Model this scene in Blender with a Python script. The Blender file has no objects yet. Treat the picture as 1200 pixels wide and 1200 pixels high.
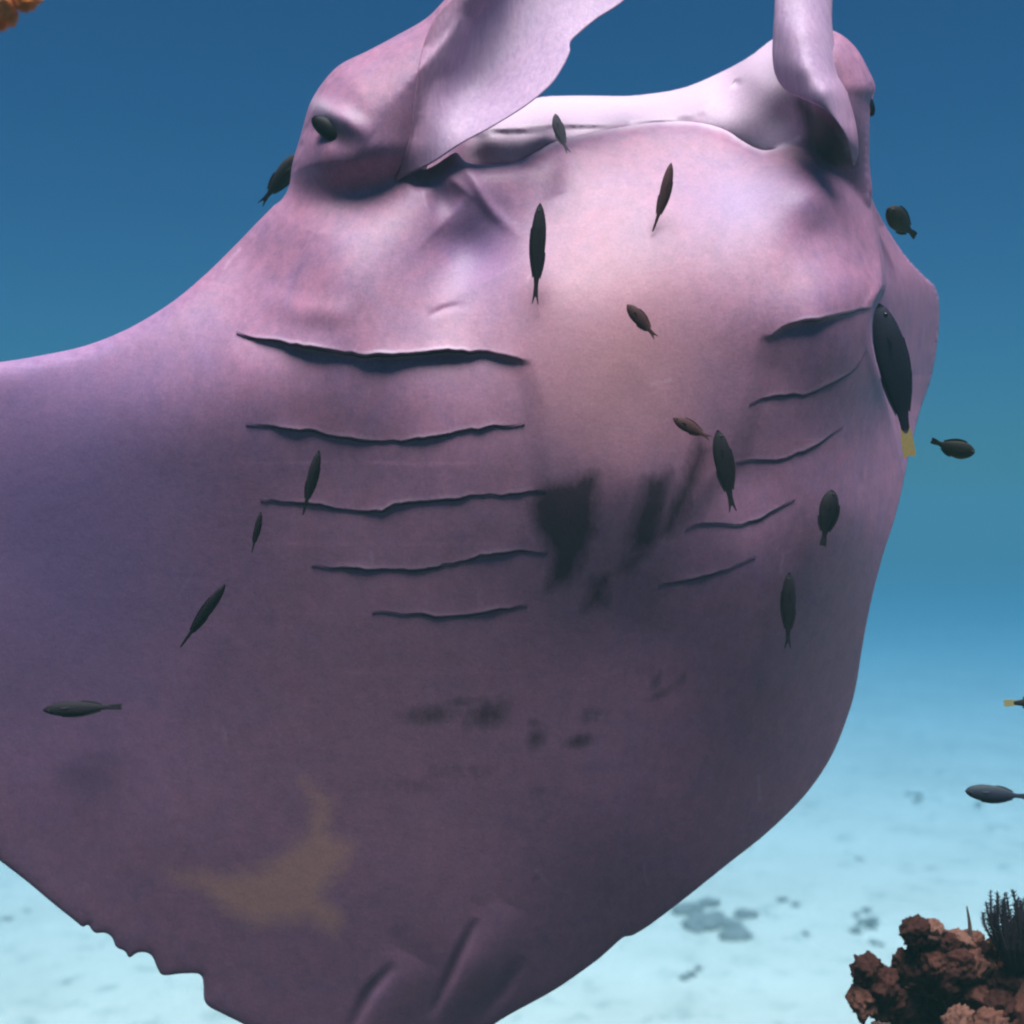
import bpy, bmesh, math, random
import numpy as np
from mathutils import Vector, Matrix, noise, geometry
from mathutils.bvhtree import BVHTree

scene = bpy.context.scene
col = scene.collection
random.seed(7)
np.random.seed(7)

# ------------------------------------------------------------------ camera
CAM_Z = 1.8
cam_d = bpy.data.cameras.new("camera")
cam = bpy.data.objects.new("camera", cam_d)
col.objects.link(cam)
cam.location = (0, 0, CAM_Z)
cam.rotation_euler = (math.radians(90), 0, 0)
cam_d.sensor_width = 36
cam_d.lens = 45
cam_d.clip_start = 0.05
cam_d.clip_end = 2000
cam_d.dof.use_dof = True
cam_d.dof.focus_distance = 2.0
cam_d.dof.aperture_fstop = 3.2
scene.camera = cam

# ------------------------------------------------------------------ light, water light from above
SUN = Vector((0.04, -0.25, 0.965)).normalized()
sun_d = bpy.data.lights.new("sun", 'SUN')
sun_d.energy = 5.0
sun_d.angle = math.radians(42)
sun_d.color = (1.0, 0.99, 0.95)
sun = bpy.data.objects.new("sun", sun_d)
col.objects.link(sun)
sun.location = SUN * 6
sun.rotation_euler = (-SUN).to_track_quat('-Z', 'Y').to_euler()

world = bpy.data.worlds.new("World")
scene.world = world
world.use_nodes = True
wn, wl = world.node_tree.nodes, world.node_tree.links
wn.clear()
wo = wn.new('ShaderNodeOutputWorld')
wb = wn.new('ShaderNodeBackground')
sky = wn.new('ShaderNodeTexSky')
sky.sky_type = 'NISHITA'
sky.sun_disc = False
sky.sun_elevation = math.asin(SUN.z)
sky.sun_rotation = math.atan2(SUN.x, SUN.y)
sky.air_density = 1.0
sky.dust_density = 0.6
sky.ozone_density = 3.0
tint = wn.new('ShaderNodeMix')
tint.data_type = 'RGBA'
tint.blend_type = 'MULTIPLY'
tint.inputs[0].default_value = 1.0
tint.inputs[7].default_value = (0.050, 0.183, 0.280, 1)      # the water column filters the daylight to blue
wb.inputs[1].default_value = 0.10
wl.new(sky.outputs[0], tint.inputs[6])
wl.new(tint.outputs[2], wb.inputs[0])
wl.new(wb.outputs[0], wo.inputs[0])

scene.view_settings.view_transform = 'Standard'
scene.view_settings.look = 'None'
scene.view_settings.exposure = 1.0
scene.view_settings.gamma = 1.0
scene.view_settings.use_curve_mapping = False
scene.render.engine = 'CYCLES'
cy = scene.cycles
cy.use_denoising = True
cy.volume_bounces = 2
cy.max_bounces = 6
cy.diffuse_bounces = 3
cy.filter_width = 2.2

# ------------------------------------------------------------------ helpers
def P(px, py, Y):
    """point at distance Y along the ray through a place in the photograph (1200 x 1200)"""
    return Vector(((px - 600) * Y / 1500.0, Y, CAM_Z - (py - 600) * Y / 1500.0))

def tag(o, label=None, cat=None, group=None, kind=None):
    if label: o['label'] = label
    if cat: o['category'] = cat
    if group: o['group'] = group
    if kind: o['kind'] = kind
    return o

def empty(name, loc):
    o = bpy.data.objects.new(name, None)
    o.empty_display_size = 0.05
    col.objects.link(o)
    o.location = loc
    return o

def link_mesh(name, me, mat=None, parent=None, loc=None, smooth=True):
    o = bpy.data.objects.new(name, me)
    col.objects.link(o)
    if mat and not me.materials: me.materials.append(mat)
    if parent is not None:
        o.parent = parent
    if loc is not None: o.location = loc
    if smooth: me.polygons.foreach_set('use_smooth', [True] * len(me.polygons))
    return o

def mesh_from(name, verts, faces):
    me = bpy.data.meshes.new(name)
    me.from_pydata([tuple(v) for v in verts], [], [tuple(f) for f in faces])
    me.update()
    return me

class NT:
    def __init__(self, name):
        self.m = bpy.data.materials.new(name)
        self.m.use_nodes = True
        self.n = self.m.node_tree.nodes
        self.l = self.m.node_tree.links
        self.b = self.n['Principled BSDF']
        self.out = self.n['Material Output']
    def node(self, t, **kw):
        x = self.n.new(t)
        for k, v in kw.items(): setattr(x, k, v)
        return x
    def coord(self):
        if not hasattr(self, '_tc'): self._tc = self.node('ShaderNodeTexCoord')
        return self._tc.outputs['Object']
    def noise(self, scale, detail=4, rough=0.55, stretch=None, dist=0.0):
        t = self.node('ShaderNodeTexNoise')
        t.inputs['Scale'].default_value = scale
        t.inputs['Detail'].default_value = detail
        t.inputs['Roughness'].default_value = rough
        t.inputs['Distortion'].default_value = dist
        if stretch:
            mp = self.node('ShaderNodeMapping')
            mp.inputs['Scale'].default_value = stretch
            self.l.new(self.coord(), mp.inputs[0])
            self.l.new(mp.outputs[0], t.inputs['Vector'])
        else:
            self.l.new(self.coord(), t.inputs['Vector'])
        return t.outputs[0]
    def ramp(self, src, stops):
        r = self.node('ShaderNodeValToRGB')
        e = r.color_ramp.elements
        while len(e) < len(stops): e.new(0.5)
        for i, (p, c) in enumerate(stops):
            e[i].position = p
            e[i].color = (*c, 1) if len(c) == 3 else c
        self.l.new(src, r.inputs[0])
        return r.outputs[0]
    def mix(self, f, a, b, mode='MIX'):
        x = self.node('ShaderNodeMix', data_type='RGBA', blend_type=mode)
        for s, v in ((0, f), (6, a), (7, b)):
            if isinstance(v, bpy.types.NodeSocket): self.l.new(v, x.inputs[s])
            elif s == 0: x.inputs[0].default_value = v
            else: x.inputs[s].default_value = (*v, 1)
        return x.outputs[2]
    def math(self, op, a, b=0.0, clamp=False):
        x = self.node('ShaderNodeMath', operation=op, use_clamp=clamp)
        for i, v in enumerate((a, b)):
            if isinstance(v, bpy.types.NodeSocket): self.l.new(v, x.inputs[i])
            else: x.inputs[i].default_value = v
        return x.outputs[0]
    def attr(self, name):
        x = self.node('ShaderNodeAttribute', attribute_name=name)
        return x.outputs['Fac']
    def bump(self, src, strength, dist=0.01, prev=None):
        x = self.node('ShaderNodeBump')
        x.inputs['Strength'].default_value = strength
        x.inputs['Distance'].default_value = dist
        self.l.new(src, x.inputs['Height'])
        if prev is not None: self.l.new(prev, x.inputs['Normal'])
        self.l.new(x.outputs[0], self.b.inputs['Normal'])
        return x.outputs[0]
    def base(self, c, rough=0.6, spec=0.3):
        if isinstance(c, bpy.types.NodeSocket): self.l.new(c, self.b.inputs['Base Color'])
        else: self.b.inputs['Base Color'].default_value = (*c, 1)
        self.b.inputs['Roughness'].default_value = rough
        self.b.inputs['Specular IOR Level'].default_value = spec
        return self.m

# ------------------------------------------------------------------ materials
SKIN = (0.66, 0.40, 0.56)
def skin_material():
    k = NT("manta_skin")
    big = k.noise(5.0, 4, 0.6)
    mid = k.noise(22.0, 5, 0.65)
    c = k.mix(k.math('MULTIPLY', big, 1.0), (0.285, 0.142, 0.225), (0.355, 0.156, 0.238))
    blot = k.ramp(k.noise(13.0, 6, 0.72, None, 0.5), [(0.34, (0.80, 0.87, 1.0)), (0.5, (0.97, 0.96, 0.98)), (0.66, (1.10, 0.97, 0.96))])
    c = k.mix(0.85, c, blot, 'MULTIPLY')
    c = k.mix(0.8, c, k.ramp(k.noise(48.0, 6, 0.75, (1, 1, 0.6)), [(0.32, (0.72, 0.73, 0.77)), (0.62, (1.12, 1.09, 1.08))]), 'MULTIPLY')
    c = k.mix(k.attr('warm'), c, (0.40, 0.185, 0.20))
    dus = k.math('ADD', k.attr('shade_and_grey'), k.math('MULTIPLY', k.math('SUBTRACT', k.noise(9.0, 5, 0.65), 0.5), 1.0), True)
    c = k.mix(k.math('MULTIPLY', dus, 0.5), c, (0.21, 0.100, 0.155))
    c = k.mix(k.attr('pale'), c, (0.62, 0.47, 0.57))
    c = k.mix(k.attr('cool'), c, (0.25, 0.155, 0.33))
    # pigment patches with frayed, streaky edges
    stre = k.noise(60.0, 4, 0.7, (1.0, 1.0, 0.35))
    d = k.math('ADD', k.attr('dark'), k.math('MULTIPLY', k.math('SUBTRACT', stre, 0.5), 0.75))
    d = k.ramp(d, [(0.18, (0, 0, 0)), (0.85, (1, 1, 1))])
    d = k.math('MULTIPLY', d, 0.88)
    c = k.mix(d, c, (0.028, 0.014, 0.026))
    patch = k.noise(45.0, 5, 0.7)
    y = k.math('ADD', k.attr('yellow'), k.math('MULTIPLY', k.math('SUBTRACT', patch, 0.5), 0.9))
    y = k.ramp(y, [(0.2, (0, 0, 0)), (0.95, (1, 1, 1))])
    y = k.math('MULTIPLY', y, 0.75)
    c = k.mix(y, c, (0.47, 0.24, 0.19))
    # scratches and pores
    pore = k.noise(260.0, 3, 0.6)
    c = k.mix(0.8, c, k.ramp(pore, [(0.3, (0.84, 0.84, 0.86)), (0.7, (1.10, 1.09, 1.09))]), 'MULTIPLY')
    n1 = k.bump(mid, 0.07, 0.012)
    k.bump(k.noise(180.0, 4, 0.6, (1, 1, 0.4)), 0.14, 0.002, n1)
    return k.base(c, 0.5, 0.3)
M_SKIN = skin_material()

def fin_material():
    k = NT("manta_fin_skin")
    st = k.noise(34.0, 4, 0.6, (1.0, 1.0, 0.25))
    c = k.mix(st, (0.32, 0.21, 0.33), (0.46, 0.28, 0.39))
    c = k.mix(k.attr('blend'), k.mix(k.noise(5.0, 4, 0.6), (0.285, 0.142, 0.225), (0.355, 0.156, 0.238)), c)
    c = k.mix(0.6, c, k.ramp(k.noise(200, 3), [(0.3, (0.9, 0.9, 0.9)), (0.7, (1.06, 1.06, 1.06))]), 'MULTIPLY')
    st2 = k.noise(150.0, 3, 0.6, (1.0, 1.0, 0.10))
    c = k.mix(0.7, c, k.ramp(st2, [(0.35, (0.80, 0.78, 0.86)), (0.65, (1.08, 1.06, 1.06))]), 'MULTIPLY')
    n1 = k.bump(st, 0.2, 0.008)
    k.bump(k.noise(180.0, 4, 0.6, (1, 1, 0.3)), 0.25, 0.002, n1)
    return k.base(c, 0.55, 0.25)
M_FIN = fin_material()

def plain(name, c, c2=None, rough=0.5, scale=60, spec=0.3, bump=0.2, bd=0.003):
    k = NT(name)
    n = k.noise(scale, 4, 0.6)
    k.bump(n, bump, bd)
    return k.base(k.mix(n, c, c2 or tuple(x * 0.6 for x in c)), rough, spec)
M_GILL = plain("gill_shadow_skin", (0.05, 0.04, 0.075), (0.03, 0.025, 0.05), 0.8)
M_EYE = plain("manta_eye", (0.003, 0.002, 0.004), (0.006, 0.005, 0.008), 0.5, spec=0.08, bump=0)

# ------------------------------------------------------------------ sea floor
FLOOR_Z = -4.2
def build_floor():
    xs = np.concatenate([-np.geomspace(90, 0.6, 75), np.linspace(-0.5, 0.5, 5), np.geomspace(0.6, 90, 75)])
    ys = np.concatenate([np.linspace(-15, 1.5, 20), 2 + np.geomspace(0.2, 148, 150)])
    nx, ny = len(xs), len(ys)
    vs = []
    for y in ys:
        for x in xs:
            d = math.hypot(x, y)
            z = FLOOR_Z + 0.10 * noise.noise((x * 0.22, y * 0.16, 3.1)) + 0.030 * noise.noise((x * 1.1, y * 0.9, 7.7)) * min(1, 12 / (d + 1))
            vs.append((x, y, z))
    fs = [(j * nx + i, j * nx + i + 1, (j + 1) * nx + i + 1, (j + 1) * nx + i) for j in range(ny - 1) for i in range(nx - 1)]
    k = NT("coral_sand")
    big = k.noise(0.35, 5, 0.6)
    fine = k.noise(14.0, 6, 0.7)
    c = k.mix(k.ramp(big, [(0.38, (0, 0, 0)), (0.62, (1, 1, 1))]), (0.68, 0.60, 0.47), (0.78, 0.69, 0.54))
    spots = k.ramp(k.noise(2.2, 6, 0.7, None, 0.4), [(0.32, (0.58, 0.64, 0.66)), (0.46, (1, 1, 1))])
    c = k.mix(0.9, c, spots, 'MULTIPLY')
    c = k.mix(0.6, c, k.ramp(fine, [(0.3, (0.86, 0.87, 0.88)), (0.6, (1.03, 1.03, 1.03))]), 'MULTIPLY')
    n1 = k.bump(k.noise(2.6, 5, 0.6), 0.5, 0.08)
    k.bump(fine, 0.4, 0.02, n1)
    o = link_mesh("sand_floor", mesh_from("sand_floor", vs, fs), k.base(c, 0.95, 0.05))
    tag(o, kind='structure')
    return BVHTree.FromPolygons(vs, fs)
FLOOR = build_floor()
def floor_at(px, py):
    d = (P(px, py, 1) - cam.location).normalized()
    return FLOOR.ray_cast(cam.location, d)[0]

# unseen dark reef before the sand, added to cut bounce onto the belly
def build_reef_blocker():
    xs = np.linspace(-14, 14, 150); ys = np.linspace(-14, 3.0, 100)
    V = []
    for y in ys:
        for x in xs:
            edge = 2.55 + 0.35 * noise.noise((x * 0.7, 0, 5)) + 0.15 * noise.noise((x * 2.1, 0, 8))
            k = max(0.0, min(1.0, (edge - y) / 0.5))
            k = k * k * (3 - 2 * k)
            h = 0.22 + 0.16 * noise.noise((x * 0.9, y * 0.9, 2)) + 0.12 * abs(noise.noise((x * 2.6, y * 2.6, 4))) + 0.05 * noise.noise((x * 7, y * 7, 6))
            V.append((x, y, FLOOR_Z - 0.3 + k * (4.3 + h)))
    nx = len(xs)
    F = [(j * nx + i, j * nx + i + 1, (j + 1) * nx + i + 1, (j + 1) * nx + i) for j in range(len(ys) - 1) for i in range(nx - 1)]
    o = link_mesh("reef_blocker", mesh_from("reef_blocker", V, F), coral_mat("reef_blocker_ground", [(0.30, (0.015, 0.012, 0.012)), (0.5, (0.04, 0.026, 0.022)), (0.7, (0.10, 0.06, 0.045))]))
    tag(o, kind='structure')

# ------------------------------------------------------------------ the manta
class TPS:
    def __init__(self, pts, lam=1e-4):
        a = np.array(pts, float)
        self.xy = a[:, :2] / 1000.0
        n = len(a)
        K = self.k(self.xy, self.xy) + lam * np.eye(n)
        Q = np.c_[np.ones(n), self.xy]
        A = np.zeros((n + 3, n + 3))
        A[:n, :n] = K; A[:n, n:] = Q; A[n:, :n] = Q.T
        s = np.linalg.solve(A, np.r_[a[:, 2], 0, 0, 0])
        self.w, self.c = s[:n], s[n:]
    @staticmethod
    def k(a, b):
        r2 = ((a[:, None, :] - b[None, :, :]) ** 2).sum(-1)
        return 0.5 * r2 * np.log(r2 + 1e-12)
    def __call__(self, px, py):
        q = np.c_[px, py] / 1000.0
        out = np.empty(len(q))
        for s in range(0, len(q), 20000):
            z = q[s:s + 20000]
            out[s:s + 20000] = self.k(z, self.xy) @ self.w + self.c[0] + z @ self.c[1:]
        return out

def catmull(pts, step, closed=True):
    p = np.array(pts, float)
    n = len(p)
    out = []
    for i in range(n if closed else n - 1):
        if closed: p0, p1, p2, p3 = p[(i - 1) % n], p[i], p[(i + 1) % n], p[(i + 2) % n]
        else: p0, p1, p2, p3 = p[max(i - 1, 0)], p[i], p[i + 1], p[min(i + 2, n - 1)]
        L = np.linalg.norm(p2 - p1)
        if L < 1e-6: continue
        m1 = (p2 - p0) * 0.5 * min(1, L / (np.linalg.norm(p1 - p0) + 1e-6)) if L < np.linalg.norm(p1 - p0) else (p2 - p0) * 0.5
        m2 = (p3 - p1) * 0.5
        for mm in (m1, m2):
            l = np.linalg.norm(mm)
            if l > L: mm *= L / l
        k = max(1, int(round(L / step)))
        for j in range(k):
            t = j / k
            out.append((2*t**3 - 3*t**2 + 1)*p1 + (t**3 - 2*t**2 + t)*m1 + (-2*t**3 + 3*t**2)*p2 + (t**3 - t**2)*m2)
    if not closed: out.append(p[-1])
    return np.array(out)

def inside(poly, q):
    x, y = q[:, 0], q[:, 1]
    r = np.zeros(len(q), bool)
    n = len(poly)
    for i in range(n):
        x1, y1 = poly[i]; x2, y2 = poly[(i + 1) % n]
        if y1 == y2: continue
        c = ((y1 > y) != (y2 > y)) & (x < (x2 - x1) * (y - y1) / (y2 - y1) + x1)
        r ^= c
    return r

def dist_line(poly, q, closed=True):
    d = np.full(len(q), 1e9)
    n = len(poly)
    for i in range(n if closed else n - 1):
        a = poly[i]; b = poly[(i + 1) % n]
        ab = b - a
        t = np.clip(((q - a) @ ab) / (ab @ ab + 1e-9), 0, 1)
        d = np.minimum(d, np.hypot(*(q - (a + t[:, None] * ab)).T))
    return d

def shell(outline, depth, thick, grid=8.0, bstep=4.0, rings=()):
    """closed shell: front sheet at distance depth(px,py,d) and back sheet thick(px,py,d) behind; d = px from the rim"""
    b = catmull(outline, bstep)
    x0, y0 = b.min(0); x1, y1 = b.max(0)
    gx, gy = np.meshgrid(np.arange(x0, x1, grid), np.arange(y0, y1, grid))
    gx[1::2] += grid / 2
    g = np.c_[gx.ravel(), gy.ravel()]
    g = g[inside(b, g)]
    g = g[dist_line(b[::2], g) > grid * 0.6 + (max(rings) if rings else 0)]
    tg = np.roll(b, -1, 0) - np.roll(b, 1, 0)
    nr = np.c_[-tg[:, 1], tg[:, 0]] / (np.linalg.norm(tg, axis=1)[:, None] + 1e-9)
    if not inside(b, b[:1] + nr[:1] * 0.5)[0]: nr = -nr
    for r in rings:
        p = b + nr * r
        p = p[inside(b, p)]
        g = np.r_[p[dist_line(b, p) > r * 0.9], g]
    pts = np.r_[b, g]
    nb = len(b)
    v2, e2, f2, ov, oe, of = geometry.delaunay_2d_cdt([Vector(p) for p in pts], [(i, (i + 1) % nb) for i in range(nb)], [], 1, 1e-5)
    q = np.array([tuple(v) for v in v2])
    d = dist_line(b[::2], q)
    onb = np.zeros(len(q), bool)
    for i, o in enumerate(ov):
        if any(j < nb for j in o): onb[i] = True
    d[onb] = 0
    yf = depth(q[:, 0], q[:, 1], d)
    yb = yf + thick(q[:, 0], q[:, 1], d)
    def to3(y): return np.c_[(q[:, 0] - 600) * y / 1500, y, CAM_Z - (q[:, 1] - 600) * y / 1500]
    n = len(q)
    V = np.r_[to3(yf), to3(yb)]
    F = []
    cnt = {}
    for f in f2:
        a = sum(q[f[i]][0] * q[f[(i + 1) % 3]][1] - q[f[(i + 1) % 3]][0] * q[f[i]][1] for i in range(3))
        f = tuple(f) if a > 0 else tuple(reversed(f))     # image y points down: this order faces the camera
        F.append(f)
        F.append(tuple(i + n for i in reversed(f)))
        for i in range(3):
            cnt[(f[i], f[(i + 1) % 3])] = 1
    for (i, j) in list(cnt):
        if (j, i) not in cnt:
            F.append((j, i, i + n, j + n))
    return V, F

BODY_PTS = [
 (480,215,2.05),(545,182,2.05),(600,192,2.055),(650,168,2.12),(720,150,2.165),(800,142,2.19),(860,152,2.18),(905,176,2.14),(935,165,2.16),(1000,200,2.19),
 (345,200,2.13),(400,160,2.16),(450,160,2.15),(410,225,2.07),(340,240,2.085),(370,265,2.03),(430,265,2.01),(480,280,2.01),(535,285,2.035),(585,250,2.035),(640,260,2.035),(760,250,2.03),(880,235,2.06),(955,225,2.05),(960,275,2.045),(1022,250,2.18),
 (290,300,2.09),(400,325,1.97),(520,345,2.0),(575,340,1.995),(640,340,1.965),(760,340,1.958),(850,310,1.99),(920,330,1.985),(980,330,2.005),(1036,340,2.12),
 (0,430,2.035),(100,412,2.03),(200,360,2.05),(-200,445,2.09),(-500,460,2.3),(-850,480,2.5),
 (0,500,2.03),(150,470,2.005),(300,430,1.97),(450,425,1.945),(620,425,1.937),(760,425,1.94),(900,430,1.975),(1000,440,2.05),(1035,440,2.15),
 (0,650,2.06),(200,560,2.01),(400,540,1.968),(600,540,1.934),(700,530,1.928),(740,560,1.935),(880,560,2.0),(1000,600,2.10),(1045,600,2.22),
 (0,850,2.11),(200,780,2.075),(400,740,2.03),(600,740,2.012),(750,740,2.03),(880,780,2.085),(1000,800,2.24),
 (0,1005,2.145),(200,980,2.125),(400,980,2.105),(600,980,2.10),(750,980,2.13),(880,985,2.22),
 (220,1150,2.175),(400,1150,2.165),(550,1130,2.155),(680,1130,2.20),(350,1300,2.22),(480,1320,2.23),(545,1230,2.22),
 (1060,300,2.30),(1095,340,2.48),(1098,400,2.50),(1080,470,2.42),(1062,530,2.30),
 (-200,900,2.06),(-500,700,2.25),(-800,520,2.5)]
BODY_OUT = [
 (-850,480),(-700,445),(-500,430),(-300,432),(-150,430),(0,424),(50,416),(100,405),(150,385),(200,355),(240,322),(270,293),(300,262),(325,236),
 (343,210),(362,175),(400,150),(445,152),(470,180),(486,200),(507,195),(535,178),(546,190),(575,193),(605,190),(630,177),(650,166),(680,158),(720,150),(770,143),(815,143),
 (850,152),(875,168),(895,176),(915,172),(935,163),(960,150),(1000,150),(1016,190),(1022,232),(1040,268),(1060,298),(1080,320),(1097,338),(1101,365),
 (1099,400),(1091,445),(1079,480),(1066,530),(1058,570),(1048,610),(1035,650),(1022,700),(1012,750),(1004,800),(996,832),(975,885),(945,930),(900,975),
 (850,1015),(800,1055),(760,1085),(740,1097),(731,1098),(700,1125),(650,1160),(580,1200),(540,1240),(510,1290),(488,1340),(440,1345),(400,1300),(340,1235),(290,1203),
 (245,1180),(239,1172),(236,1143),(215,1141),(190,1143),(184,1134),(178,1120),(170,1116),(160,1117),(151,1123),(147,1115),(136,1110),(131,1098),(122,1093),
 (112,1094),(106,1088),(104,1081),(98,1087),(90,1081),(60,1057),(30,1032),(0,1009),(-60,965),(-200,880),(-400,760),(-600,640),(-800,520)]
body_f = TPS(BODY_PTS)
def body_depth(px, py, d):
    return body_f(px, py) + 0.020 * np.exp(-d / 7.0) * np.clip((620 - py) / 120, 0.12, 1)
def body_thick(px, py, d):
    return 0.012 + 0.30 * (1 - np.exp(-(d / 260.0) ** 1.6)) + 0.02 * (1 - np.exp(-d / 30.0))

HEAD_OUT = [(470,215),(500,185),(540,152),(575,134),(610,119),(640,113),(690,112),(740,112),(800,103),(850,82),(880,65),(905,46),(930,34),(960,31),(985,40),(1003,56),(1016,78),
 (1026,102),(1021,125),(1018,150),(1018,190),(1020,230),(1005,300),(850,310),(700,320),(520,300)]
HEAD_PTS = [(560,142,2.30),(640,113,2.42),(740,112,2.44),(850,82,2.38),(905,46,2.32),(960,31,2.24),(1020,100,2.22),
 (570,156,2.22),(640,149,2.25),(740,144,2.26),(830,128,2.25),(860,110,2.26),(885,90,2.22),(885,140,2.19),(920,140,2.17),(935,180,2.15),(960,90,2.13),(1000,100,2.13),(1000,180,2.14),(1018,200,2.2),
 (560,185,2.24),(600,180,2.24),(640,185,2.27),(740,210,2.30),(850,190,2.24),(540,260,2.2),(700,300,2.3),(900,290,2.2)]
head_f = TPS(HEAD_PTS)
LIP = np.array([(555,157),(600,152),(640,150),(700,147),(780,143),(815,136),(838,127),(850,126)], float)
def head_depth(px, py, d):
    y = head_f(px, py)
    ly = np.interp(px, LIP[:, 0], LIP[:, 1])
    m = np.clip((px - 545) / 15, 0, 1) * np.clip((848 - px) / 70, 0, 1)
    s = py - ly
    return y + m * 0.016 * np.clip(s / 3.0 + 0.5, 0, 1) * np.exp(-np.clip(s, 0, 99) / 60) + 0.012 * np.exp(-d / 8)

LOBE_OUT = [(352,262),(340,230),(342,195),(352,160),(363,122),(378,97),(398,76),(430,60),(462,43),(500,21),(540,-15),(566,8),(548,70),(528,120),(512,165),(494,208),(445,262),(395,284)]
def lobe_depth(px, py, d):
    r = 78.0
    t = np.clip((py - 165) / 95, 0, 1); t = t * t * (3 - 2 * t)
    return 2.130 - 0.125 * (1 - 0.60 * t) * np.sqrt(np.clip(1 - (1 - np.clip(d / r, 0, 1)) ** 2, 0, 1)) - 0.00008 * (py - 150)
RLOBE_OUT = [(955,38),(985,41),(1003,57),(1016,79),(1025,103),(1019,122),(1019,150),(1019,190),(1021,235),(1000,265),(965,240),(950,180),(945,100)]
def rlobe_depth(px, py, d):
    r = 40.0
    t = np.clip((py - 120) / 120, 0, 1); t = t * t * (3 - 2 * t)
    return 2.16 + 0.02 * t - 0.09 * (1 - 0.75 * t) * np.sqrt(np.clip(1 - (1 - np.clip(d / r, 0, 1)) ** 2, 0, 1))

manta = empty("manta_ray", (0, 2.1, 1.5))
tag(manta, "huge pale lilac manta ray showing its belly, gills and open mouth", "manta ray")

GILLS = [
 [(277,388),(300,397),(340,402),(380,409),(420,416),(460,415),(500,412),(550,411),(590,416),(613,424)],
 [(288,496),(330,502),(370,505),(400,512),(440,517),(480,516),(520,509),(560,502),(615,498)],
 [(305,587),(360,589),(400,597),(448,599),(462,591),(520,586),(560,580),(640,576)],
 [(365,661),(420,666),(480,668),(530,660),(580,650),(642,645)],
 [(436,718),(490,720),(520,724),(560,718),(618,709)],
 [(903,394),(925,381),(960,373),(1000,366),(1027,357)],
 [(878,473),(910,464),(950,460),(975,450),(1003,430),(1016,410)],
 [(863,541),(900,540),(920,537),(950,525),(988,500)],
 [(803,619),(830,613),(870,614),(895,605),(932,584)],
 [(772,685),(800,680),(835,672),(885,653)]]
GILLS = [[(x + 0.0, y) for x, y in catmull(g, 9, closed=False)] for g in GILLS]
GILLS = [[(x, y + 3.0 * noise.noise((x * 0.03, y * 0.01, 4)) + 2.2 * noise.noise((x * 0.11, y * 0.01, 9))) for x, y in g] for g in GILLS]
GILL_AMP = [1.0, .42, .36, .30, .28, .85, .42, .32, .30, .30]

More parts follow.
